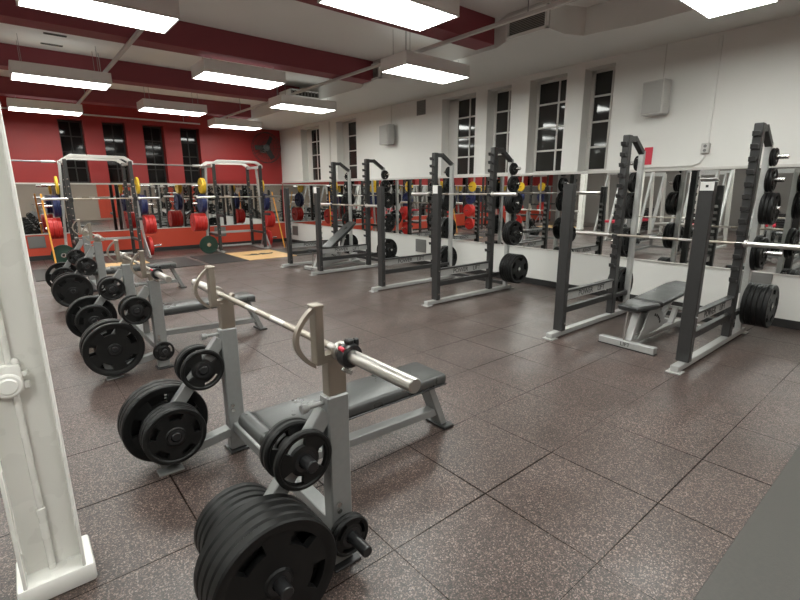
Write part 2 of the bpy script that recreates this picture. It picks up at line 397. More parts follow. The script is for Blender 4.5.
# lamps: suspended box troffers
def make_lamp():
    t = thing('ceiling_lamp', 'x', 'ceiling lamp')
    Lx, Ly, H = 1.17, .54, .16
    h = MB()
    h.lohi((0, 0, .012), (Lx, Ly, H), .006)
    for a, b in (((0, 0, 0), (Lx, .018, .014)), ((0, Ly-.018, 0), (Lx, Ly, .014)), ((0, 0, 0), (.018, Ly, .014)), ((Lx-.018, 0, 0), (Lx, Ly, .014))): h.lohi(a, b, .002)
    h.obj('housing', 'fix', t)
    MB().lohi((.018, .018, .003), (Lx-.018, Ly-.018, .0115)).obj('diffuser', 'lens', t)
    MB().lohi((.03, .03, H), (Lx-.03, Ly-.03, H+.003)).obj('added_uplight_sheet', 'added_uplight', t)  # added glowing sheet on the housing top, lifts ceiling and beams
    for x in (.14, Lx-.14):
        for y in (.10, Ly-.10): MB().cyl((x, y, H+.003), (x, y, ZC-3.08+.002), .0035, seg=6).obj('hanger_wire', 'wire', t)
    return t
lamp0 = make_lamp(); used = False
LAMPS = [(.32, 4.94, 'lit ceiling lamp at upper left corner, closest of the left row'), (.31, 8.43, 'lit ceiling lamp above the left power rack, middle of the left row'), (.30, 11.70, 'lit ceiling lamp on the left, farthest of the left row by the red wall'),
         (2.27, 3.28, 'large lit ceiling lamp cut by the top of the picture, closest of the centre row'), (2.27, 6.76, 'lit ceiling lamp hanging below the red beam, second of the centre row'), (2.26, 10.24, 'small lit ceiling lamp before the red wall windows, farthest of the centre row'),
         (4.11, 1.33, 'lit ceiling lamp at upper right, above the closest squat rack'), (4.11, 4.81, 'lit ceiling lamp in front of the white duct, above the middle squat rack'), (4.11, 8.30, 'lit ceiling lamp above the farthest squat rack, third of the right row'), (4.10, 11.77, 'lit ceiling lamp above the right power rack, farthest of the right row')]
HID = [(.36, 1.45), (.36, -2.04), (2.27, -.2), (4.11, -2.15), (-1.7, 3.28), (-1.7, 6.76), (-1.7, 10.24), (-1.7, -.2), (-3.6, 4.94), (-3.6, 1.45), (-3.6, 8.43), (-3.6, 11.9), (-5.8, 3.28), (-5.8, 6.76), (-5.8, 10.24), (-5.8, -.2)]
for x, y, lb in LAMPS:
    place(lamp0, used, (x, y, 3.08), label=lb, group='suspended ceiling lamps'); used = True
for x, y in HID: place(lamp0, True, (x, y, 3.08), label='lit ceiling lamp outside the picture, seen only in the mirrors', group='lamps seen only in mirrors')

# the white steel column at left, on its plinth, and one farther along its row
def column(x, y, n):
    c = MB(); c.lohi((x-.10, y-.005, .08), (x+.085, y+.007, ZC)).lohi((x-.103, y-.09, .08), (x-.09, y+.09, ZC), .003).lohi((x+.083, y-.09, .08), (x+.096, y+.09, ZC), .003)
    o = c.obj('column_%d' % n, 'colw', loc=(x, y, 0)); struct(o)
    MB().box((.0, .012, .042), (.25, .215, .084), .012, seg=2).obj('plinth', 'colw', o)
    return o
column(-.062, 2.11, 1); column(-.25, 5.95, 2); column(-4.2, 2.1, 3); column(-4.2, 5.95, 4); column(-4.2, 9.8, 5)
t = thing('conduit', 'white pipe conduit with round fitting running up the white column', 'conduit', (-.072, 2.092, .084))
MB().cyl((0, 0, 0), (0, 0, .26), .013, seg=14).cyl((0, 0, .25), (-.003, 0, .76), .0105, seg=14).cyl((0, 0, .238), (0, 0, .27), .0155, seg=14).obj('pipe', 'colw', t)
MB().cyl((-.006, 0, .85), (-.006, 0, 3.5), .0105, seg=14).obj('upper_pipe', 'colw', t)
MB().lohi((-.05, -.03, .755), (.026, .012, .862), .010, seg=2).obj('outlet_box', 'colw', t)
MB().cyl((-.018, -.028, .79), (-.018, -.044, .79), .045, .042, seg=28, bev=.004).obj('cover_rim', 'colw', t)
MB().cyl((-.018, -.044, .79), (-.018, -.049, .79), .030, .025, seg=24).obj('round_cover', 'colw', t)
MB().lohi((.024, -.026, .765), (.044, .002, .79), .004).obj('clamp', 'colw', t); MB().lohi((.024, -.026, .81), (.044, .002, .832), .004).obj('clamp', 'colw', t); MB().sphere((.012, -.012, .868), .013).obj('screw_cap', 'colw', t)

# grey rubber runner at lower right
o = MB().lohi((1.80, -2.6, .0005), (3.55, .42, .012), .003).obj('rubber_mat', 'mat_grey', loc=(2.6, -1, .0005)); tag(o, 'grey ribbed rubber mat lying on the floor at lower right', 'mat')

# ------------------------------------------------------------------ things on the white wall
def speaker(y0, y1, z0, z1, label, turn):
    t = thing('wall_speaker', label, 'speaker', (XR, (y0+y1)/2, z0), group='speakers on the white wall')
    Wd, H = y1-y0, z1-z0
    R = Matrix.Rotation(turn, 4, 'Z')
    b_ = MB().box((-.13, 0, H/2), (.16, Wd, H), .01, seg=2); b_.bm.transform(R); b_.obj('cabinet', 'pgrey', t)
    g = MB().box((-.214, 0, H/2), (.012, Wd-.03, H-.03), .006); g.bm.transform(R); g.obj('front_cloth', 'spk', t)
    MB().lohi((-.08, -.04, H*.35), (-.001, .04, H*.65), .004).obj('wall_bracket', 'pgrey', t)
    MB().cyl((-.012, 0, H), (-.012, 0, ZC-.3-z0), .006, seg=8).obj('cable', 'trim', t)
speaker(2.62, 2.90, 2.46, 2.86, 'pale grey wall speaker beside the rightmost window', -.12)
speaker(8.06, 8.42, 2.50, 2.90, 'pale grey wall speaker on the white wall, farther from the camera', -.1)
t = thing('wall_vent', 'small square grey vent high on the white wall', 'vent', (XR, 7.30, 3.0))
MB().lohi((-.012, -.13, 0), (-.001, .13, .27), .003).obj('vent_frame', 'grille', t)
s_ = MB()
for k in range(8): s_.lohi((-.018, -.115, .02+k*.03), (-.008, .115, .036+k*.03))
s_.obj('louvres', 'grey', t)
t = thing('wall_outlet', 'white double socket box with bent conduit above the mirror', 'socket', (XR, 2.17, 1.965))
MB().lohi((-.05, -.045, 0), (-.001, .045, .115), .006).obj('box', 'pgrey', t)
for z in (.032, .082):
    MB().cyl((-.048, 0, z), (-.054, 0, z), .018, seg=16).obj('socket_face', 'grey', t)
MB().lohi((-.018, -.02, .115), (-.001, .02, ZC-.31-1.965), .003).obj('raceway', 'white', t)
MB().sweep([(-.02, 0, .002), (-.02, .01, -.06), (-.02, .05, -.11), (-.02, .12, -.14), (-.02, .22, -.142), (-.02, .7, -.142)], .009).obj('conduit', 'trim', t)
t = thing('wall_sign', 'small upright red sign above the mirror beside closest rack', 'sign', (XR, 2.84, 1.86))
MB().lohi((-.012, -.052, 0), (-.001, .052, .22), .002).obj('sign_plate', 'plastred', t)
for y, zz, lb in ((7.28, .27, 'grey wall plate on the low white wall behind middle rack'), (12.92, .24, 'grey wall plate on the low white wall near the red corner'), (1.47, .33, 'grey wall plate on the low white wall behind closest rack')):
    t = thing('wall_plate', lb, 'wall plate', (XR, y, zz), group='grey plates on the low white wall')
    MB().lohi((-.02, -.16, 0), (-.001, .16, .27), .004).obj('plate', 'grey', t); MB().lohi((-.024, -.13, .03), (-.0195, .13, .24), .002).obj('cover', 'grey', t)
for x, lb in ((.42, 'grey wall plate on low red wall beside left power rack'), (4.60, 'grey wall plate on low red wall inside right power rack')):
    t = thing('wall_plate', lb, 'wall plate', (x, YW, .28), group='grey plates on the low red wall')
    MB().lohi((-.16, -.02, 0), (.16, -.001, .27), .004).obj('plate', 'grey', t); MB().lohi((-.13, -.024, .03), (.13, -.0195, .24), .002).obj('cover', 'grey', t)
t = thing('wall_fan', 'round dark caged fan high on the red wall, right corner', 'fan', (6.02, YW, 2.74))
MB().lohi((-.06, -.16, -.10), (.06, -.001, .10), .006).obj('wall_bracket', 'grey', t)
MB().cyl((.03, -.30, .02), (.03, -.15, .02), .095, .085, seg=24, bev=.01).obj('motor', 'grey', t)
bl = MB()
for k in range(3):
    a = k*2*PI/3+.5
    Mk = Matrix.Translation((.03, -.27, .02)) @ Matrix.Rotation(a, 4, 'Y') @ Matrix.Translation((0, 0, .21)) @ Matrix.Rotation(.4, 4, 'Z')
    bl.box((0, 0, 0), (.14, .008, .28), .003, None); 
    bl.bm.verts.ensure_lookup_table()
    for v in bl.bm.verts[-24:]: v.co = Mk @ v.co
bl.obj('blades', 'dark', t)
cg = MB()
for rr, yy in ((.42, -.22), (.42, -.32), (.30, -.345), (.18, -.355)):
    cg.sweep([(.03+rr*math.cos(2*PI*k/40), yy, .02+rr*math.sin(2*PI*k/40)) for k in range(41)], .007 if rr > .4 else .004, 6)
for k in range(28):
    a = 2*PI*k/28
    cg.sweep([(.03+.05*math.cos(a), -.358, .02+.05*math.sin(a)), (.03+.30*math.cos(a), -.347, .02+.30*math.sin(a)), (.03+.42*math.cos(a), -.32, .02+.42*math.sin(a)), (.03+.42*math.cos(a), -.22, .02+.42*math.sin(a)), (.03+.1*math.cos(a), -.17, .02+.1*math.sin(a))], .003, 5)
cg.obj('cage', 'dark', t)

# ------------------------------------------------------------------ weight plates (axis along y, centred on the bore)
def plate_mesh(R, T, slots, name, m, bore=.027, bumper=False):
    bm = bmesh.new(); NA = 60
    hub, sl0, sl1, web = (bore+.020, R*(.58 if slots == 5 else .50), R*.79, R*.83)
    if bumper: rings = [(bore, T*.5), (bore+.05, T*.5), (R*.42, T*.40), (R*.85, T*.42), (R*.9, T*.5), (R-.008, T*.5), (R, T*.5-.008)]
    else: rings = [(bore, T*.5), (hub, T*.5), (hub+.006, T*.34), (sl0, T*.34), (sl1, T*.34), (web, T*.34), (R*.87, T*.5), (R-.006, T*.5), (R, T*.5-.007)]
    V = {}
    for i, (r, h) in enumerate(rings):
        for k in range(NA):
            a = 2*PI*k/NA
            for s in (0, 1): V[i, k, s] = bm.verts.new((r*math.cos(a), h if s else -h, r*math.sin(a)))
    def slot(i, k):
        if bumper or not slots or i != 3: return False
        per = NA//slots; return (k % per) < per*(.42 if slots == 5 else .5)
    n = len(rings)
    for i in range(n-1):
        for k in range(NA):
            k2 = (k+1) % NA
            if slot(i, k):
                for (A, B, kk) in (((i, k), (i+1, k), k-1), ((i, k2), (i+1, k2), k+1)):
                    if not slot(i, kk % NA): bm.faces.new((V[(*A, 0)], V[(*B, 0)], V[(*B, 1)], V[(*A, 1)]))
                for j in (i, i+1): bm.faces.new((V[j, k, 0], V[j, k2, 0], V[j, k2, 1], V[j, k, 1]))
                continue
            for s in (0, 1): bm.faces.new((V[i, k, s], V[i, k2, s], V[i+1, k2, s], V[i+1, k, s]))
    for j in (0, n-1):
        for k in range(NA): bm.faces.new((V[j, k, 0], V[j, (k+1) % NA, 0], V[j, (k+1) % NA, 1], V[j, k, 1]))
    bmesh.ops.recalc_face_normals(bm, faces=bm.faces[:])
    me = bpy.data.meshes.new(name); bm.to_mesh(me); bm.free(); me.materials.append(M_[m])
    me.shade_smooth(); me.set_sharp_from_angle(angle=math.radians(40))
    return me
SIZES = dict(A=(.225, .044, 5, 'large'), B=(.185, .040, 5, 'upper medium'), C=(.160, .036, 5, 'medium'), D=(.118, .028, 3, 'small'), E=(.088, .022, 3, 'tiny'))
PM = {k: plate_mesh(R, T, n, 'weight_plate', 'black') for k, (R, T, n, _) in SIZES.items()}
HUB = {}
for k, (R, T, n, _) in SIZES.items():
    HUB[k] = MB().lathe([(.027, -T*.5-.0005), (.042, -T*.5-.0005), (.042, T*.5+.0005), (.027, T*.5+.0005), (.027, -T*.5-.0005)], Matrix.Rotation(PI/2, 4, 'X'), 28).mesh('steel_bushing', 'blackd')
ORD = ['outermost', 'second', 'third', 'fourth', 'fifth', 'sixth']
def stack(x, y0, z, sgn, kinds, where, group, word=None):
    """plates on a peg from y0 outwards (sgn -1 towards the camera); kinds from the inside out; they hang on the peg, so the bore rests on its top"""
    y = y0; n = len(kinds)
    for i, k in enumerate(kinds):
        T = SIZES[k][1]; y += sgn*T/2
        o = bpy.data.objects.new('weight_plate', PM[k]); COL.objects.link(o)
        o.location = (x+random.uniform(-.0008, .0008), y, z-.0025); o.rotation_euler = (0, random.uniform(0, 2*PI), 0)
        h = bpy.data.objects.new('steel_bushing', HUB[k]); COL.objects.link(h); h.parent = o
        pos = ('single' if n == 1 else ORD[n-1-i] if n-1-i == 0 else 'innermost' if i == 0 else ORD[n-1-i])
        tag(o, '%s %s black plate on the %s' % (pos, SIZES[k][3], where), 'weight plate', group)
        y += sgn*(T/2+.0015)
    return y

# ------------------------------------------------------------------ barbells (axis along y, centred)
def make_barbell(L=2.2, sleeve=.41):
    t = thing('barbell', 'x', 'barbell')
    MB().cyl((0, -L/2+sleeve, 0), (0, L/2-sleeve, 0), .0145, seg=20).obj('shaft', 'barst', t)
    for s in (-1, 1):
        e = s*L/2; i_ = s*(L/2-sleeve)
        MB().cyl((0, i_, 0), (0, e, 0), .025, seg=24, bev=.003).obj('sleeve', 'barst', t)
        MB().cyl((0, i_-s*.025, 0), (0, i_, 0), .037, seg=24, bev=.004).obj('collar_ring', 'barst', t)
    for a, b in ((-.60, -.22), (-.08, .08), (.22, .60)): MB().cyl((0, a, 0), (0, b, 0), .0149, seg=20).obj('knurling', 'worn', t)
    return t
bar0 = make_barbell()

# ------------------------------------------------------------------ flat benches with plate pegs
BX = .885
BEN = [(1.47, 2.64, .955, 'closest'), (4.40, 5.58, .875, 'middle'), (7.50, 8.70, .95, 'farthest')]
LP, UP, SP = (.515, .268), (.712, .568), (.885, .165)          # low, upper, small peg (x, z)
lowp = {0: (['A']*4, ['C']*4, ['C']*3, ['A']*3), 1: (['A'], ['A', 'A'], ['C', 'C'], ['A', 'A']), 2: (['A', 'A'], ['A'], ['C', 'C'], ['A'])}
upp = {0: (['D'], ['D', 'D'], ['D'], ['D', 'D']), 1: (['D', 'D'], ['D'], ['D', 'D'], ['D']), 2: (['D', 'D'], ['D'], ['D', 'D'], ['D'])}
def bench(ya, yb, zb, nm, idx):
    yc = (ya+yb)/2; D = yb-ya; TOP = .77 if idx == 0 else zb-.075
    t = thing('bench_press', nm + ' silver flat bench with upright posts and charcoal pad', 'bench', (BX, yc, 0), group='silver flat benches in a row')
    def P(x, y, z): return (x-BX, y-yc, z)
    for s, y in ((-1, ya), (1, yb)):
        o = MB().lohi(P(.832, y-.033, .012), P(.928, y+.033, TOP), .006).obj('upright_post', 'bgrey', t)
        MB().lohi(P(.82, y-.06, 0), P(.95, y+.06, .012), .003).obj('foot_plate', 'blackd', o)
        for z in (.27, .30): MB().cyl(P(.86, y-.045*1, z), P(.86, y-.036, z), .011, seg=10).obj('bolt', 'bright', o)
        MB().cyl(P(.76, y, TOP-.028), P(.83, y, TOP-.028), .009, seg=12).cyl(P(.735, y, TOP-.028), P(.765, y, TOP-.028), .02, .016, seg=14, bev=.004).obj('adjuster_knob', 'bgrey', o)
        inner = MB().lohi(P(.845, y-.025, TOP-.08), P(.925, y+.028, zb-.03), .004)
        inner.obj('inner_post', 'worn', t)
        hk = MB().lohi(P(.80, y-.024, zb-.05), P(.835, y+.024, zb+.175), .004)
        hk.prism([(P(.83, 0, zb-.045)[0], zb-.045), (P(.925, 0, 0)[0], zb-.045), (P(.935, 0, 0)[0], zb+.012), (P(.922, 0, 0)[0], zb+.012), (P(.905, 0, 0)[0], zb-.015), (P(.835, 0, 0)[0], zb-.015)], y-yc-.024, y-yc+.024, 'y')
        hk.lohi(P(.796, y-.027, zb+.170), P(.838, y+.027, zb+.182), .003)
        hk.obj('bar_hook', 'worn', t)
        arcp = [(.802-.080*math.sin(PI*k/18)**.8, zb+.172-.235*k/18) for k in range(19)]
        outer = [(P(x, 0, 0)[0], z) for x, z in arcp]
        inn = [(P(.802-.064*math.sin(PI*k/18)**.8, 0, 0)[0], zb+.154-.199*k/18) for k in range(19)]
        MB().prism(outer+inn[::-1], y-yc-.011, y-yc+.011, 'y').obj('half_moon_guard', 'worn', t)
        # diagonal brace, floor tube, foot
        zt = TOP-.01
        MB().bar(P(.835, y, zt-.05), P(.43, y, .215), .065, .05, .004, up=(0, 1, 0)).obj('diagonal_brace', 'bgrey', t)
        MB().bar(P(.84, y, .13), P(.47, y, .075), .055, .07, .004, up=(0, 1, 0)).obj('low_tube', 'bgrey', t)
        MB().bar(P(.435, y, .21), P(.47, y, .045), .05, .06, .004, up=(0, 1, 0)).obj('brace_end', 'bgrey', t)
        MB().lohi(P(.43, y-.04, 0), P(.56, y+.04, .012), .003).obj('rear_foot', 'bgrey', t)
        for (px, pz), tab, y00 in ((LP, lowp, .036), (UP, upp, .032)):
            for d in (-1, 1):
                ks = tab[idx][(0 if s < 0 else 2)+(0 if d < 0 else 1)]
                e = y00+sum(SIZES[k][1]+.0015 for k in ks)+(.055 if idx == 0 and s < 0 and d < 0 else .008)
                MB().cyl(P(px, y+d*.025, pz), P(px, y+d*e, pz), .0235, seg=18, bev=.003).obj('plate_peg', 'blackd', t)
        if s < 0: MB().cyl(P(SP[0], y-.03, SP[1]), P(SP[0], y-(.20 if idx == 0 else .085), SP[1]), .0225, seg=18, bev=.003).obj('plate_peg', 'blackd', t)
    MB().lohi(P(.855, ya+.03, .125), P(.92, yb-.03, .185), .004).obj('crossbar', 'bgrey', t)
    MB().bar(P(.92, yc, .155), P(2.03, yc, .115), .05, .075, .004, up=(0, 1, 0)).obj('spine_tube', 'bgrey', t)
    MB().bar(P(1.90, yc, .355), P(2.045, yc, .012), .05, .10, .004, up=(0, 1, 0)).obj('front_leg', 'bgrey', t)
    MB().lohi(P(2.0, yc-.095, 0), P(2.09, yc+.095, .02), .004).obj('front_foot', 'blackd', t)
    MB().bar(P(.885, yc, .16), P(.885, yc, .34), .05, .06, .004).obj('pad_post', 'bgrey', t)
    MB().lohi(P(.84, yc-.03, .335), P(1.92, yc+.03, .365), .003).obj('pad_rail', 'bgrey', t)
    MB().cyl(P(.785, yc-.14, .402), P(.785, yc+.14, .402), .043, seg=24, bev=.01).obj('head_roll', 'vinyl', t)
    pad = MB().lohi(P(.815, yc-.15, .362), P(1.96, yc+.15, .43), .022, seg=3).obj('bench_pad', 'vinyl', t)
    MB().lohi(P(.82, yc-.152, .358), P(1.955, yc+.152, .368), .003).obj('pad_base', 'blackd', pad)
    return t
for i, b in enumerate(BEN): bench(*b, i)
for i, (ya, yb, zb, nm) in enumerate(BEN):
    for j, (y, s, post, side) in enumerate(((ya, -1, 'near', 'outer'), (ya, 1, 'near', 'inner'), (yb, -1, 'far', 'inner'), (yb, 1, 'far', 'outer'))):
        stack(LP[0], y+s*.036, LP[1], s, lowp[i][j], "low %s peg of the %s bench's %s post" % (side, nm, post), 'plates stored on the flat benches')
        stack(UP[0], y+s*.032, UP[1], s, upp[i][j], "upper %s peg of the %s bench's %s post" % (side, nm, post), 'plates stored on the flat benches')
    stack(SP[0], ya-.042, SP[1], -1, ['E', 'E'] if i == 0 else ['E'], "base peg of the %s bench's near post" % nm, 'plates stored on the flat benches')
place(bar0, False, (.885, 2.095, .955), label='steel barbell resting on the closest flat bench posts', group='barbells on the flat benches')
place(bar0, True, (.885, 4.98, .875), label='steel barbell resting on the middle flat bench posts', group='barbells on the flat benches')
place(bar0, True, (.885, 8.13, .95), label='steel barbell resting on the farthest flat bench posts', group='barbells on the flat benches')
def collar(x, y, z, label):
    t = thing('barbell_collar', label, 'collar', (x, y, z), group='clamp collars on barbells')
    MB().lathe([(.0262, -.022), (.042, -.022), (.046, -.014), (.046, .014), (.042, .022), (.0262, .022), (.0262, -.022)], Matrix.Rotation(PI/2, 4, 'X'), 24).obj('ring', 'blackd', t)
    MB().box((.0, -.0, .052), (.03, .03, .022), .006).box((.03, 0, .045), (.02, .022, .03), .005).obj('lever', 'blackd', t)
    MB().cyl((-.035, -.02, .03), (-.042, -.0, .038), .008, seg=12).obj('red_button', 'plastred', t)
    MB().box((-.01, .0, -.058), (.05, .012, .02), .004, Matrix.Rotation(.6, 4, 'Y')).obj('release_tab', 'bright', t)
collar(.885, 1.36, .955, 'black clamp collar with a red dot on the closest bench barbell')
collar(.885, 4.25, .875, 'black clamp collar on the near end of middle bench barbell')

# ------------------------------------------------------------------ squat racks along the mirror
RX0, RF, RT, RS = 4.15, 4.40, 5.53, 5.93
def make_rack():
    t = thing('squat_rack', 'x', 'squat rack', (RX0, 0, 0))
    D = 1.228
    def P(x, y, z): return (x-RX0, y, z)
    for s, y in ((-1, 0.), (1, D)):
        ft = MB().lohi(P(4.21, y-.035, .012), P(6.05, y+.035, .065), .005).obj('foot_rail', 'silver', t)
        MB().lohi(P(4.18, y-.06, 0), P(4.29, y+.06, .012), .003).obj('foot_pad', 'silver', ft); MB().lohi(P(5.98, y-.06, 0), P(6.10, y+.06, .012), .003).obj('foot_pad', 'silver', ft)
        MB().lohi(P(RF-.035, y-.055, .065), P(RF+.035, y+.055, 1.60), .006).obj('front_post', 'char', t)
        MB().lohi(P(RT-.042, y-.038, .065), P(RT+.042, y+.038, 2.14), .006).obj('rack_post', 'char', t)
        MB().lohi(P(RS-.03, y-.03, .065), P(RS+.03, y+.03, 1.99), .005).obj('storage_post', 'silver', t)
        MB().bar(P(RT, y, 2.105), P(RT+.17, y, 2.105), .055, .06, .004).bar(P(RT+.15, y, 2.12), P(RS, y, 1.96), .055, .06, .004, up=(0, 1, 0)).obj('top_brace', 'char', t)
        pl = MB().lohi(P(RF+.03, y-.012, .385), P(RT-.04, y+.012, .475), .003).obj('name_plate', 'silver', t)
        for sg in (-1, 1):
            for wd, dx in (('POWER', -.17), ('LIFT', .17)):
                text('name_lettering', wd, .088, 'letters', pl, facing(P((RF+RT)/2+.08-sg*dx, y+sg*.0135, .430), (1, 0, 0) if sg < 0 else (-1, 0, 0)))
        MB().lohi(P(RF+.03, y-.03, .475), P(RT-.04, y+.03, .495), .003).obj('plate_cap', 'char', t)
        MB().lohi(P(RF+.03, y-.025, .25), P(RT-.04, y+.025, .315), .004).obj('low_rail', 'char', t)
        MB().lohi(P(RT+.04, y-.02, .25), P(RS-.03, y+.02, .30), .004).obj('rear_rail', 'char', t)
        for k in range(13):
            z = .637+k*.115
            x0 = P(RT-.042, 0, 0)[0]
            MB().prism([(x0, z), (x0-.046, z+.006), (x0-.056, z+.046), (x0-.048, z+.050), (x0-.040, z+.026), (x0, z+.022)], y-.03, y+.03, 'y').obj('catch', 'char', t)
        for k in range(8):
            z = .55+k*.10
            MB().prism([(P(RF+.035, 0, 0)[0], z), (P(RF+.062, 0, 0)[0], z+.012), (P(RF+.068, 0, 0)[0], z+.045), (P(RF+.055, 0, 0)[0], z+.045), (P(RF+.05, 0, 0)[0], z+.022), (P(RF+.035, 0, 0)[0], z+.018)], y-.025, y+.025, 'y').obj('safety_catch', 'silver', t)
        for z in (1.85, 1.63, 1.35, .90, .36):
            MB().cyl(P(RS, y+s*.03, z), P(RS, y+s*(.175 if z > 1 else .26), z), .0235, seg=16, bev=.003).obj('plate_peg', 'bright', t)
        for z in (.10, .42): MB().cyl(P(RF, y-.062, z+.05), P(RF, y-.054, z+.05), .012, seg=10).obj('bolt', 'bright', t)
    MB().lohi(P(RS-.03, .03, .075), P(RS+.03, D-.03, .13), .004).obj('rear_crossbar', 'char', t)
    return t
rack0 = make_rack()
RACK = [(1.39, 1.05, 'closest'), (4.53, 1.49, 'middle'), (7.67, 1.22, 'farthest')]
ybar = {0: 2.014, 1: 5.152, 2: 8.292}
RKP = {('closest', -1): (['A']*5, ['B', 'C'], ['C']*3, ['D', 'D'], ['E', 'E']), ('closest', 1): (['A']*3, ['B', 'B'], ['C']*3, ['D', 'D'], ['E']),
       ('middle', -1): (['A']*5, ['B']*3, ['C']*3, ['D', 'D'], ['E', 'E']), ('middle', 1): (['A']*3, ['B']*3, ['C', 'C'], ['D', 'D'], ['E', 'E']),
       ('farthest', -1): (['A']*3, ['B']*3, ['C']*3, ['D', 'D'], ['E', 'E']), ('farthest', 1): (['A']*2, ['B'], ['C', 'C'], ['D'], ['E'])}
for i, (y, zb, nm) in enumerate(RACK):
    place(rack0, i > 0, (RX0, y, 0), label='charcoal and silver squat rack before the mirror, %s to the camera' % nm, group='squat racks along the mirror')
    place(bar0, True, (RT-.042-.0195, ybar[i], 0), label='steel barbell racked in the %s squat rack' % nm, group='barbells in the squat racks')
    k = round((zb-.637-.0295)/.115); bpy.context.view_layer.objects
    [o for o in bpy.data.objects if o.name.startswith('barbell') and o.get('label', '').endswith('racked in the %s squat rack' % nm)][0].location.z = .637+k*.115+.0405
    for s in (-1, 1):
        yy = y if s < 0 else y+1.228
        for z, kinds, pn in zip((.36, .90, 1.35, 1.63, 1.85), RKP[nm, s], ('bottom', 'second', 'middle', 'fourth', 'top')):
            stack(RS, yy+s*.033, z, s, kinds, "%s %s-side peg of the %s rack" % (pn, 'near' if s < 0 else 'far', nm), 'plates stored on the squat racks')
o = MB().box((RF+.002, 1.385, 1.617), (.075, .12, .006), .001, Matrix.Rotation(.25, 4, 'Y')).lohi((RF-.041, 1.335, 1.53), (RF-.0375, 1.435, 1.60)).obj('paper_tag', 'paper', loc=(RF, 1.39, 1.6)); tag(o, 'white paper tag folded over the closest short rack post', 'tag')
MB().lohi((RF-.0425, 1.375, 1.555), (RF-.0412, 1.395, 1.575)).obj('printed_mark', 'letters', o).location = (-RF, -1.39, -1.6)
for y, lb in ((4.53, 'white paper tag on top of the middle rack short post'), (7.67, 'white paper tag on top of the farthest rack short post')):
    o = MB().lohi((RF-.041, y-.045, 1.50), (RF-.037, y+.045, 1.60)).lohi((RF-.04, y-.045, 1.601), (RF+.03, y+.045, 1.606)).obj('paper_tag', 'paper', loc=(RF, y, 1.6)); tag(o, lb, 'tag')

# ------------------------------------------------------------------ adjustable benches in the racks
def adj_bench(loc, rz, back, label):
    # local x runs from the front foot to the head end
    t = thing('adjustable_bench', label, 'bench', loc, rz, group='adjustable benches in the squat racks')
    ff = MB().lohi((-.035, -.28, .008), (.035, .28, .075), .006).obj('front_foot', 'silver', t)
    MB().lohi((-.04, -.285, 0), (.04, .285, .009), .002).obj('rubber_sole', 'blackd', ff)
    text('foot_lettering', 'LIFT', .055, 'letters', ff, facing((-.0365, 0, .042), (0, -1, 0)))
    MB().bar((.02, 0, .05), (1.18, 0, .08), .06, .05, .004).obj('spine', 'silver', t)
    MB().lohi((1.15, -.22, .008), (1.21, .22, .075), .006).obj('rear_foot', 'silver', t)
    MB().cyl((1.235, -.20, .035), (1.235, -.16, .035), .035, seg=18).obj('wheel', 'blackd', t); MB().cyl((1.235, .16, .035), (1.235, .20, .035), .035, seg=18).obj('wheel', 'blackd', t)
    MB().bar((.03, 0, .07), (.16, 0, .37), .05, .07, .004, up=(0, 1, 0)).obj('seat_post', 'silver', t)
    MB().cyl((.00, .03, .07), (.02, .03, .37), .014, seg=12).obj('seat_strut', 'bright', t)
    MB().prism([(.12, .08), (.30, .09), (.62, .13), (.66, .20), (.52, .34), (.40, .385), (.30, .37), (.22, .20)], -.05, -.038, 'y', .002).obj('ladder_plate', 'silver', t)
    MB().prism([(.12, .08), (.30, .09), (.62, .13), (.66, .20), (.52, .34), (.40, .385), (.30, .37), (.22, .20)], .038, .05, 'y', .002).obj('ladder_plate', 'silver', t)
    for k in range(5):
        a = .25+k*.26; MB().cyl((.38+.17*math.cos(a), -.052, .16+.17*math.sin(a)*.75), (.38+.17*math.cos(a), -.036, .16+.17*math.sin(a)*.75), .016, seg=12).obj('ladder_hole', 'dark', t)
    MB().prism([(-.06, -.10), (.24, -.15), (.30, -.15), (.30, .15), (.24, .15), (-.06, .10)], .385, .44, 'z', .014).obj('seat_pad', 'vinyl2', t)
    R = Matrix.Translation((.33, 0, .40)) @ Matrix.Rotation(-back, 4, 'Y')
    b_ = MB().prism([(0, -.15), (.70, -.15), (.86, -.11), (.86, .11), (.70, .15), (0, .15)], -.01, .048, 'z', .014); b_.bm.transform(R); b_.obj('back_pad', 'vinyl2', t)
    b_ = MB().lohi((.0, -.03, -.06), (.72, .03, -.011), .004); b_.bm.transform(R); b_.obj('back_frame', 'silver', t)
    q = R @ Vector((.55, 0, -.05)); MB().bar((.60, 0, .12), q, .035, .05, .003, up=(0, 1, 0)).obj('back_strut', 'silver', t)
    MB().bar((.92, 0, .08), (1.02, 0, .26), .04, .05, .003, up=(0, 1, 0)).bar((1.02, -.12, .26), (1.02, .12, .26), .03, .03, .003).obj('carry_handle', 'silver', t)
    return t
adj_bench((4.56, 1.96, 0), -.05, .10, 'charcoal flat adjustable bench on silver base inside closest squat rack')
adj_bench((4.50, 8.10, 0), .10, .60, 'inclined adjustable bench with raised back inside farthest squat rack')
adj_bench((5.72, 5.35, 0), PI/2+.35, .04, 'low adjustable bench lying flat behind middle squat rack') if False else None

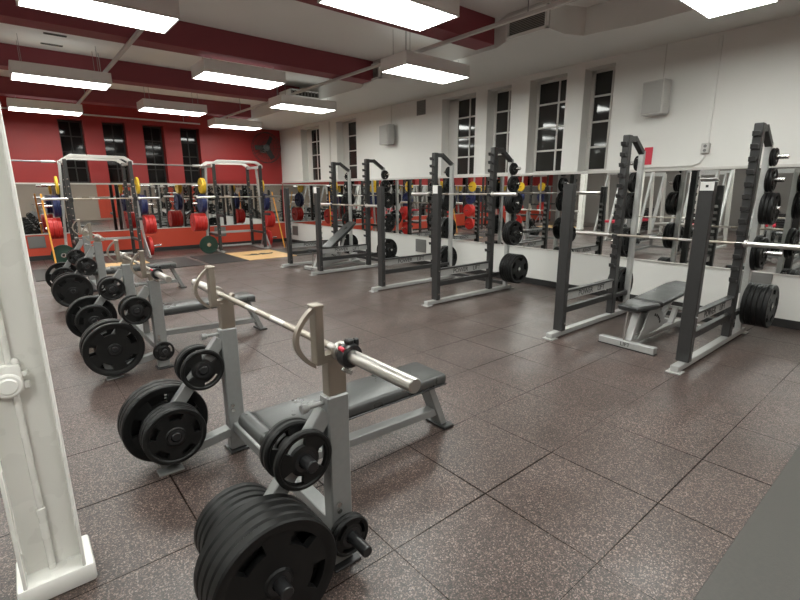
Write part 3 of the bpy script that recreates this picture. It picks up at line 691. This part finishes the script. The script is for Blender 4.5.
# ------------------------------------------------------------------ power racks before the red wall
def make_power_rack():
    t = thing('power_rack', 'x', 'power rack')
    for y in (0., .85):
        for x in (-.60, .60):
            p = MB().lohi((x-.035, y-.035, .05), (x+.035, y+.035, 2.20), .005).obj('upright', 'char', t)
            for k in range(10):
                MB().cyl((x, y-.0365, .45+k*.15), (x, y-.034, .45+k*.15), .013, seg=8).obj('pin_hole', 'bright', p)
        # white-silver arched pull-up beam across the top
        pts = [(-.66, 2.12), (-.46, 2.235), (.46, 2.235), (.66, 2.12), (.66, 2.20), (.50, 2.30), (-.50, 2.30), (-.66, 2.20)]
        MB().prism(pts, y-.03, y+.03, 'y', .004).obj('arched_beam', 'trim', t)
        MB().cyl((-.56, y, 2.255), (.56, y, 2.255), .004, seg=6).obj('beam_line', 'trim', t) if False else None
    for x in (-.60, .60):
        MB().lohi((x-.03, -.20, .012), (x+.03, 1.05, .06), .004).obj('base_rail', 'silver', t)
        MB().lohi((x-.03, .02, 2.12), (x+.03, .83, 2.18), .004).obj('top_rail', 'silver', t)
        MB().lohi((x-.03, .03, .42), (x+.03, .82, .48), .004).obj('side_rail', 'char', t)
        s = 1 if x > 0 else -1
        MB().lohi((x-.04, -.10, 1.34), (x+.04, -.034, 1.37), .003).lohi((x-.04, -.11, 1.37), (x+.04, -.098, 1.43), .003).obj('bar_hook', 'blackd', t)
        MB().lohi((x-.03, -.42, .92), (x+.03, -.03, .98), .004).obj('safety_arm', 'char', t)
        # outer silver storage post with a splayed foot and pegs
        sx = x+s*.20
        MB().bar((sx, .40, .05), (x+s*.06, .40, 2.14), .05, .06, .004).obj('storage_post', 'silver', t)
        MB().lohi((sx-.03, .10, .012), (sx+.03, .75, .05), .004).obj('storage_foot', 'silver', t)
        MB().bar((sx, .14, .05), (sx-s*.03, .38, .46), .03, .05, .004).obj('splay_brace', 'silver', t); MB().bar((sx, .70, .05), (sx-s*.03, .42, .46), .03, .05, .004).obj('splay_brace', 'silver', t)
        for z in (1.68, 1.245, .78) + ((.26,) if s > 0 else ()):
            px = sx+(x+s*.06-sx)*(z-.05)/2.09
            MB().cyl((px+s*.02, .40, z), (px+s*.34, .40, z), .0235, seg=16, bev=.003).obj('plate_peg', 'bright', t)
    MB().lohi((-.57, .84, .42), (.57, .88, .48), .004).lohi((-.57, .84, .05), (.57, .88, .10), .004).obj('rear_crossbar', 'silver', t)
    return t
prack0 = make_power_rack()
BM = {k: plate_mesh(.225, T, 0, 'bumper_plate', m, bumper=True) for k, T, m in (('r', .075, 'bumpred'), ('b', .060, 'bumpblue'), ('y', .048, 'bumpyel'), ('g', .040, 'bumpgrn'))}
BT = dict(r=.075, b=.060, y=.048, g=.040)
YS = plate_mesh(.19, .045, 0, 'bumper_plate', 'bumpyel', bumper=True)
BHUB = MB().lathe([(.027, -.03), (.05, -.03), (.05, .03), (.027, .03), (.027, -.03)], Matrix.Rotation(PI/2, 4, 'X'), 28).mesh('steel_bushing', 'bright')
NAME = dict(r='red', b='blue', y='yellow', g='dark green')
def platform(x, y, label):
    t = thing('lifting_platform', label, 'platform', (x, y, 0), group='lifting platforms before the power racks')
    MB().lohi((-.60, -.85, 0), (.60, .72, .012), .002).obj('wood_inlay', 'wood', t)
    for s in (-1, 1): MB().lohi((s*.60, -.85, 0), (s*1.45, .70, .011), .002).obj('rubber_panel', 'base', t)
    lg = MB()
    for q in (-1, 1): lg.prism([(q*.02, -.16), (q*.30, -.10), (q*.42, .10), (q*.22, .06), (q*.12, .17), (q*.02, .12)], .0115, .0136)
    lg.obj('dark_emblem', 'dark', t)
PR = [(1.66, 12.12, 'left', True), (4.68, 12.12, 'right', True), (-1.6, 12.12, 'third', False), (-4.7, 12.12, 'fourth', False)]
for i, (x, y, nm, vis) in enumerate(PR):
    lb = '%s power rack with pale arched top before the red wall' % nm if vis else 'power rack in front of red wall, outside the picture, seen in mirrors'
    place(prack0, i > 0, (x, y, 0), label=lb, group='power racks along the red wall' if vis else 'racks seen only in mirrors')
    for s, side in ((-1, 'left'), (1, 'right')):
        sx = x+s*.80
        for z, kinds, pn in ((1.68, 'y' if (nm, s) != ('right', -1) else 'yy', 'top'), (1.245, 'bb', 'second'), (.78, 'rrr' if (nm, s) != ('right', -1) else 'rrrr', 'third'), (.26, '' if s < 0 else 'r', 'bottom')):
            px = x+s*(.80-.14*(z-.05)/2.09); u = px+s*.052
            for j, k in enumerate(kinds):
                T = BT[k]; u += s*T/2
                o = bpy.data.objects.new('bumper_plate', YS if k == 'y' else BM[k]); COL.objects.link(o)
                o.location = (u, y+.40, z-.0025); o.rotation_euler = (0, 0, PI/2)
                h = bpy.data.objects.new('steel_bushing', BHUB); COL.objects.link(h); h.parent = o; h.scale = (1, (T+.002)/.06*.95 if k != 'y' else .72, 1)
                n = len(kinds); pos = 'single' if n == 1 else 'outermost' if j == n-1 else 'innermost' if j == 0 else ORD[n-1-j]
                tag(o, '%s %s bumper plate, %s peg, %s side of the %s power rack' % (pos, NAME[k], pn, side, nm) if vis else 'coloured bumper plate on a power rack seen only in the mirrors', 'bumper plate', 'bumper plates on the power racks' if vis else 'plates seen only in mirrors')
                u += s*(T/2+.002)
    if vis:
        o = bpy.data.objects.new('bumper_plate', BM['g']); COL.objects.link(o); o.location = (x-.87, y+.06, .225)
        h = bpy.data.objects.new('steel_bushing', BHUB); COL.objects.link(h); h.parent = o; h.scale = (1, .042/.06, 1)
        tag(o, 'dark green bumper plate standing on the floor against the %s power rack' % nm, 'bumper plate', 'bumper plates on the power racks')
    b = place(bar0, True, (x, y-.075, 1.396), rz=PI/2, label='steel barbell racked on the %s power rack' % nm if vis else 'barbell on a power rack seen only in the mirrors', group='barbells on the power racks')
    platform(x, 11.2-.05, '%s pale wood lifting platform with dark emblem and black sides' % nm if vis else 'wooden lifting platform seen only in the mirrors')
t = thing('rig_tube', 'thin steel tube bridging the two power racks up high', 'tube', (1.0, 12.40, 2.155))
o = t; bpy.data.objects.remove(t)
for xa, xb, lb in ((2.36, 3.92, 'thin steel tube bridging the two power racks at their tops'), (-.62, .94, 'thin steel tube running left from the left power rack top')):
    o = MB().cyl((xa, 12.40, 2.155), (xb, 12.40, 2.155), .016, seg=14).obj('rig_tube', 'bgrey', loc=(xa, 12.4, 2.155)); tag(o, lb, 'tube', 'tubes between the power racks')
    e = MB().cyl((xb-.25, 12.40, 2.155), (xb-.03, 12.40, 2.155), .028, seg=16).obj('thick_end', 'silver', o); e.location = (-xa, -12.4, -2.155)
for a, b_, lb in (((.62, 11.90, .013), (.585, 12.30, 1.50), 'yellow wooden stick leaning against the left power rack'), ((5.84, 12.10, .002), (5.70, 12.40, 1.52), 'yellow wooden stick leaning against the right power rack')):
    o = MB().cyl(a, b_, .017, seg=12).obj('wooden_stick', 'stick', loc=a); tag(o, lb, 'stick', 'sticks leaning by the power racks')
# ------------------------------------------------------------------ machines along the left side, seen in the mirrors
def cable_machine(x, y, label):
    t = thing('cable_machine', label, 'machine', (x, y, 0), group='machines seen only in mirrors')
    for s in (-1, 1):
        MB().bar((0, s*.45, .03), (.25, s*.45, 2.1), .07, .07, .004).obj('frame_post', 'trim', t); MB().bar((.9, s*.45, .03), (.25, s*.45, 2.05), .06, .06, .004).obj('sloped_post', 'silver', t)
        MB().lohi((-.05, s*.45-.04, 0), (1., s*.45+.04, .05), .004).obj('base', 'silver', t)
    MB().lohi((.2, -.48, 2.05), (.3, .48, 2.12), .004).obj('top_beam', 'silver', t)
    st = MB()
    for k in range(12): st.lohi((.12, -.15, .10+k*.06), (.26, .15, .155+k*.06), .004)
    st.obj('weight_stack', 'blackd', t)
    MB().lohi((.45, -.2, .45), (.95, .2, .53), .02, seg=2).obj('seat', 'plastred' if int(y) % 2 else 'vinyl', t)
    MB().bar((.7, 0, .03), (.7, 0, .46), .06, .06, .004).bar((.25, 0, .06), (.9, 0, .04), .06, .05, .004).obj('seat_post', 'silver', t)
for k, (x, y) in enumerate(((-6.8, .2), (-6.8, 2.2), (-6.8, 4.2), (-6.8, 6.2), (-6.8, 8.2), (-1.8, 2.9), (-1.8, 4.6), (-1.8, 6.6), (-4.9, 3.6), (-4.9, 7.5), (-1.9, .6), (-3.3, 2.0), (-3.3, 5.4), (-3.3, 7.8), (-4.9, 1.8), (-4.9, 5.5))):
    cable_machine(x, y, 'silver cable machine outside the picture, seen only in the mirrors')
for o in list(bpy.data.objects):
    if o.type == 'EMPTY' and not o.children: bpy.data.objects.remove(o)
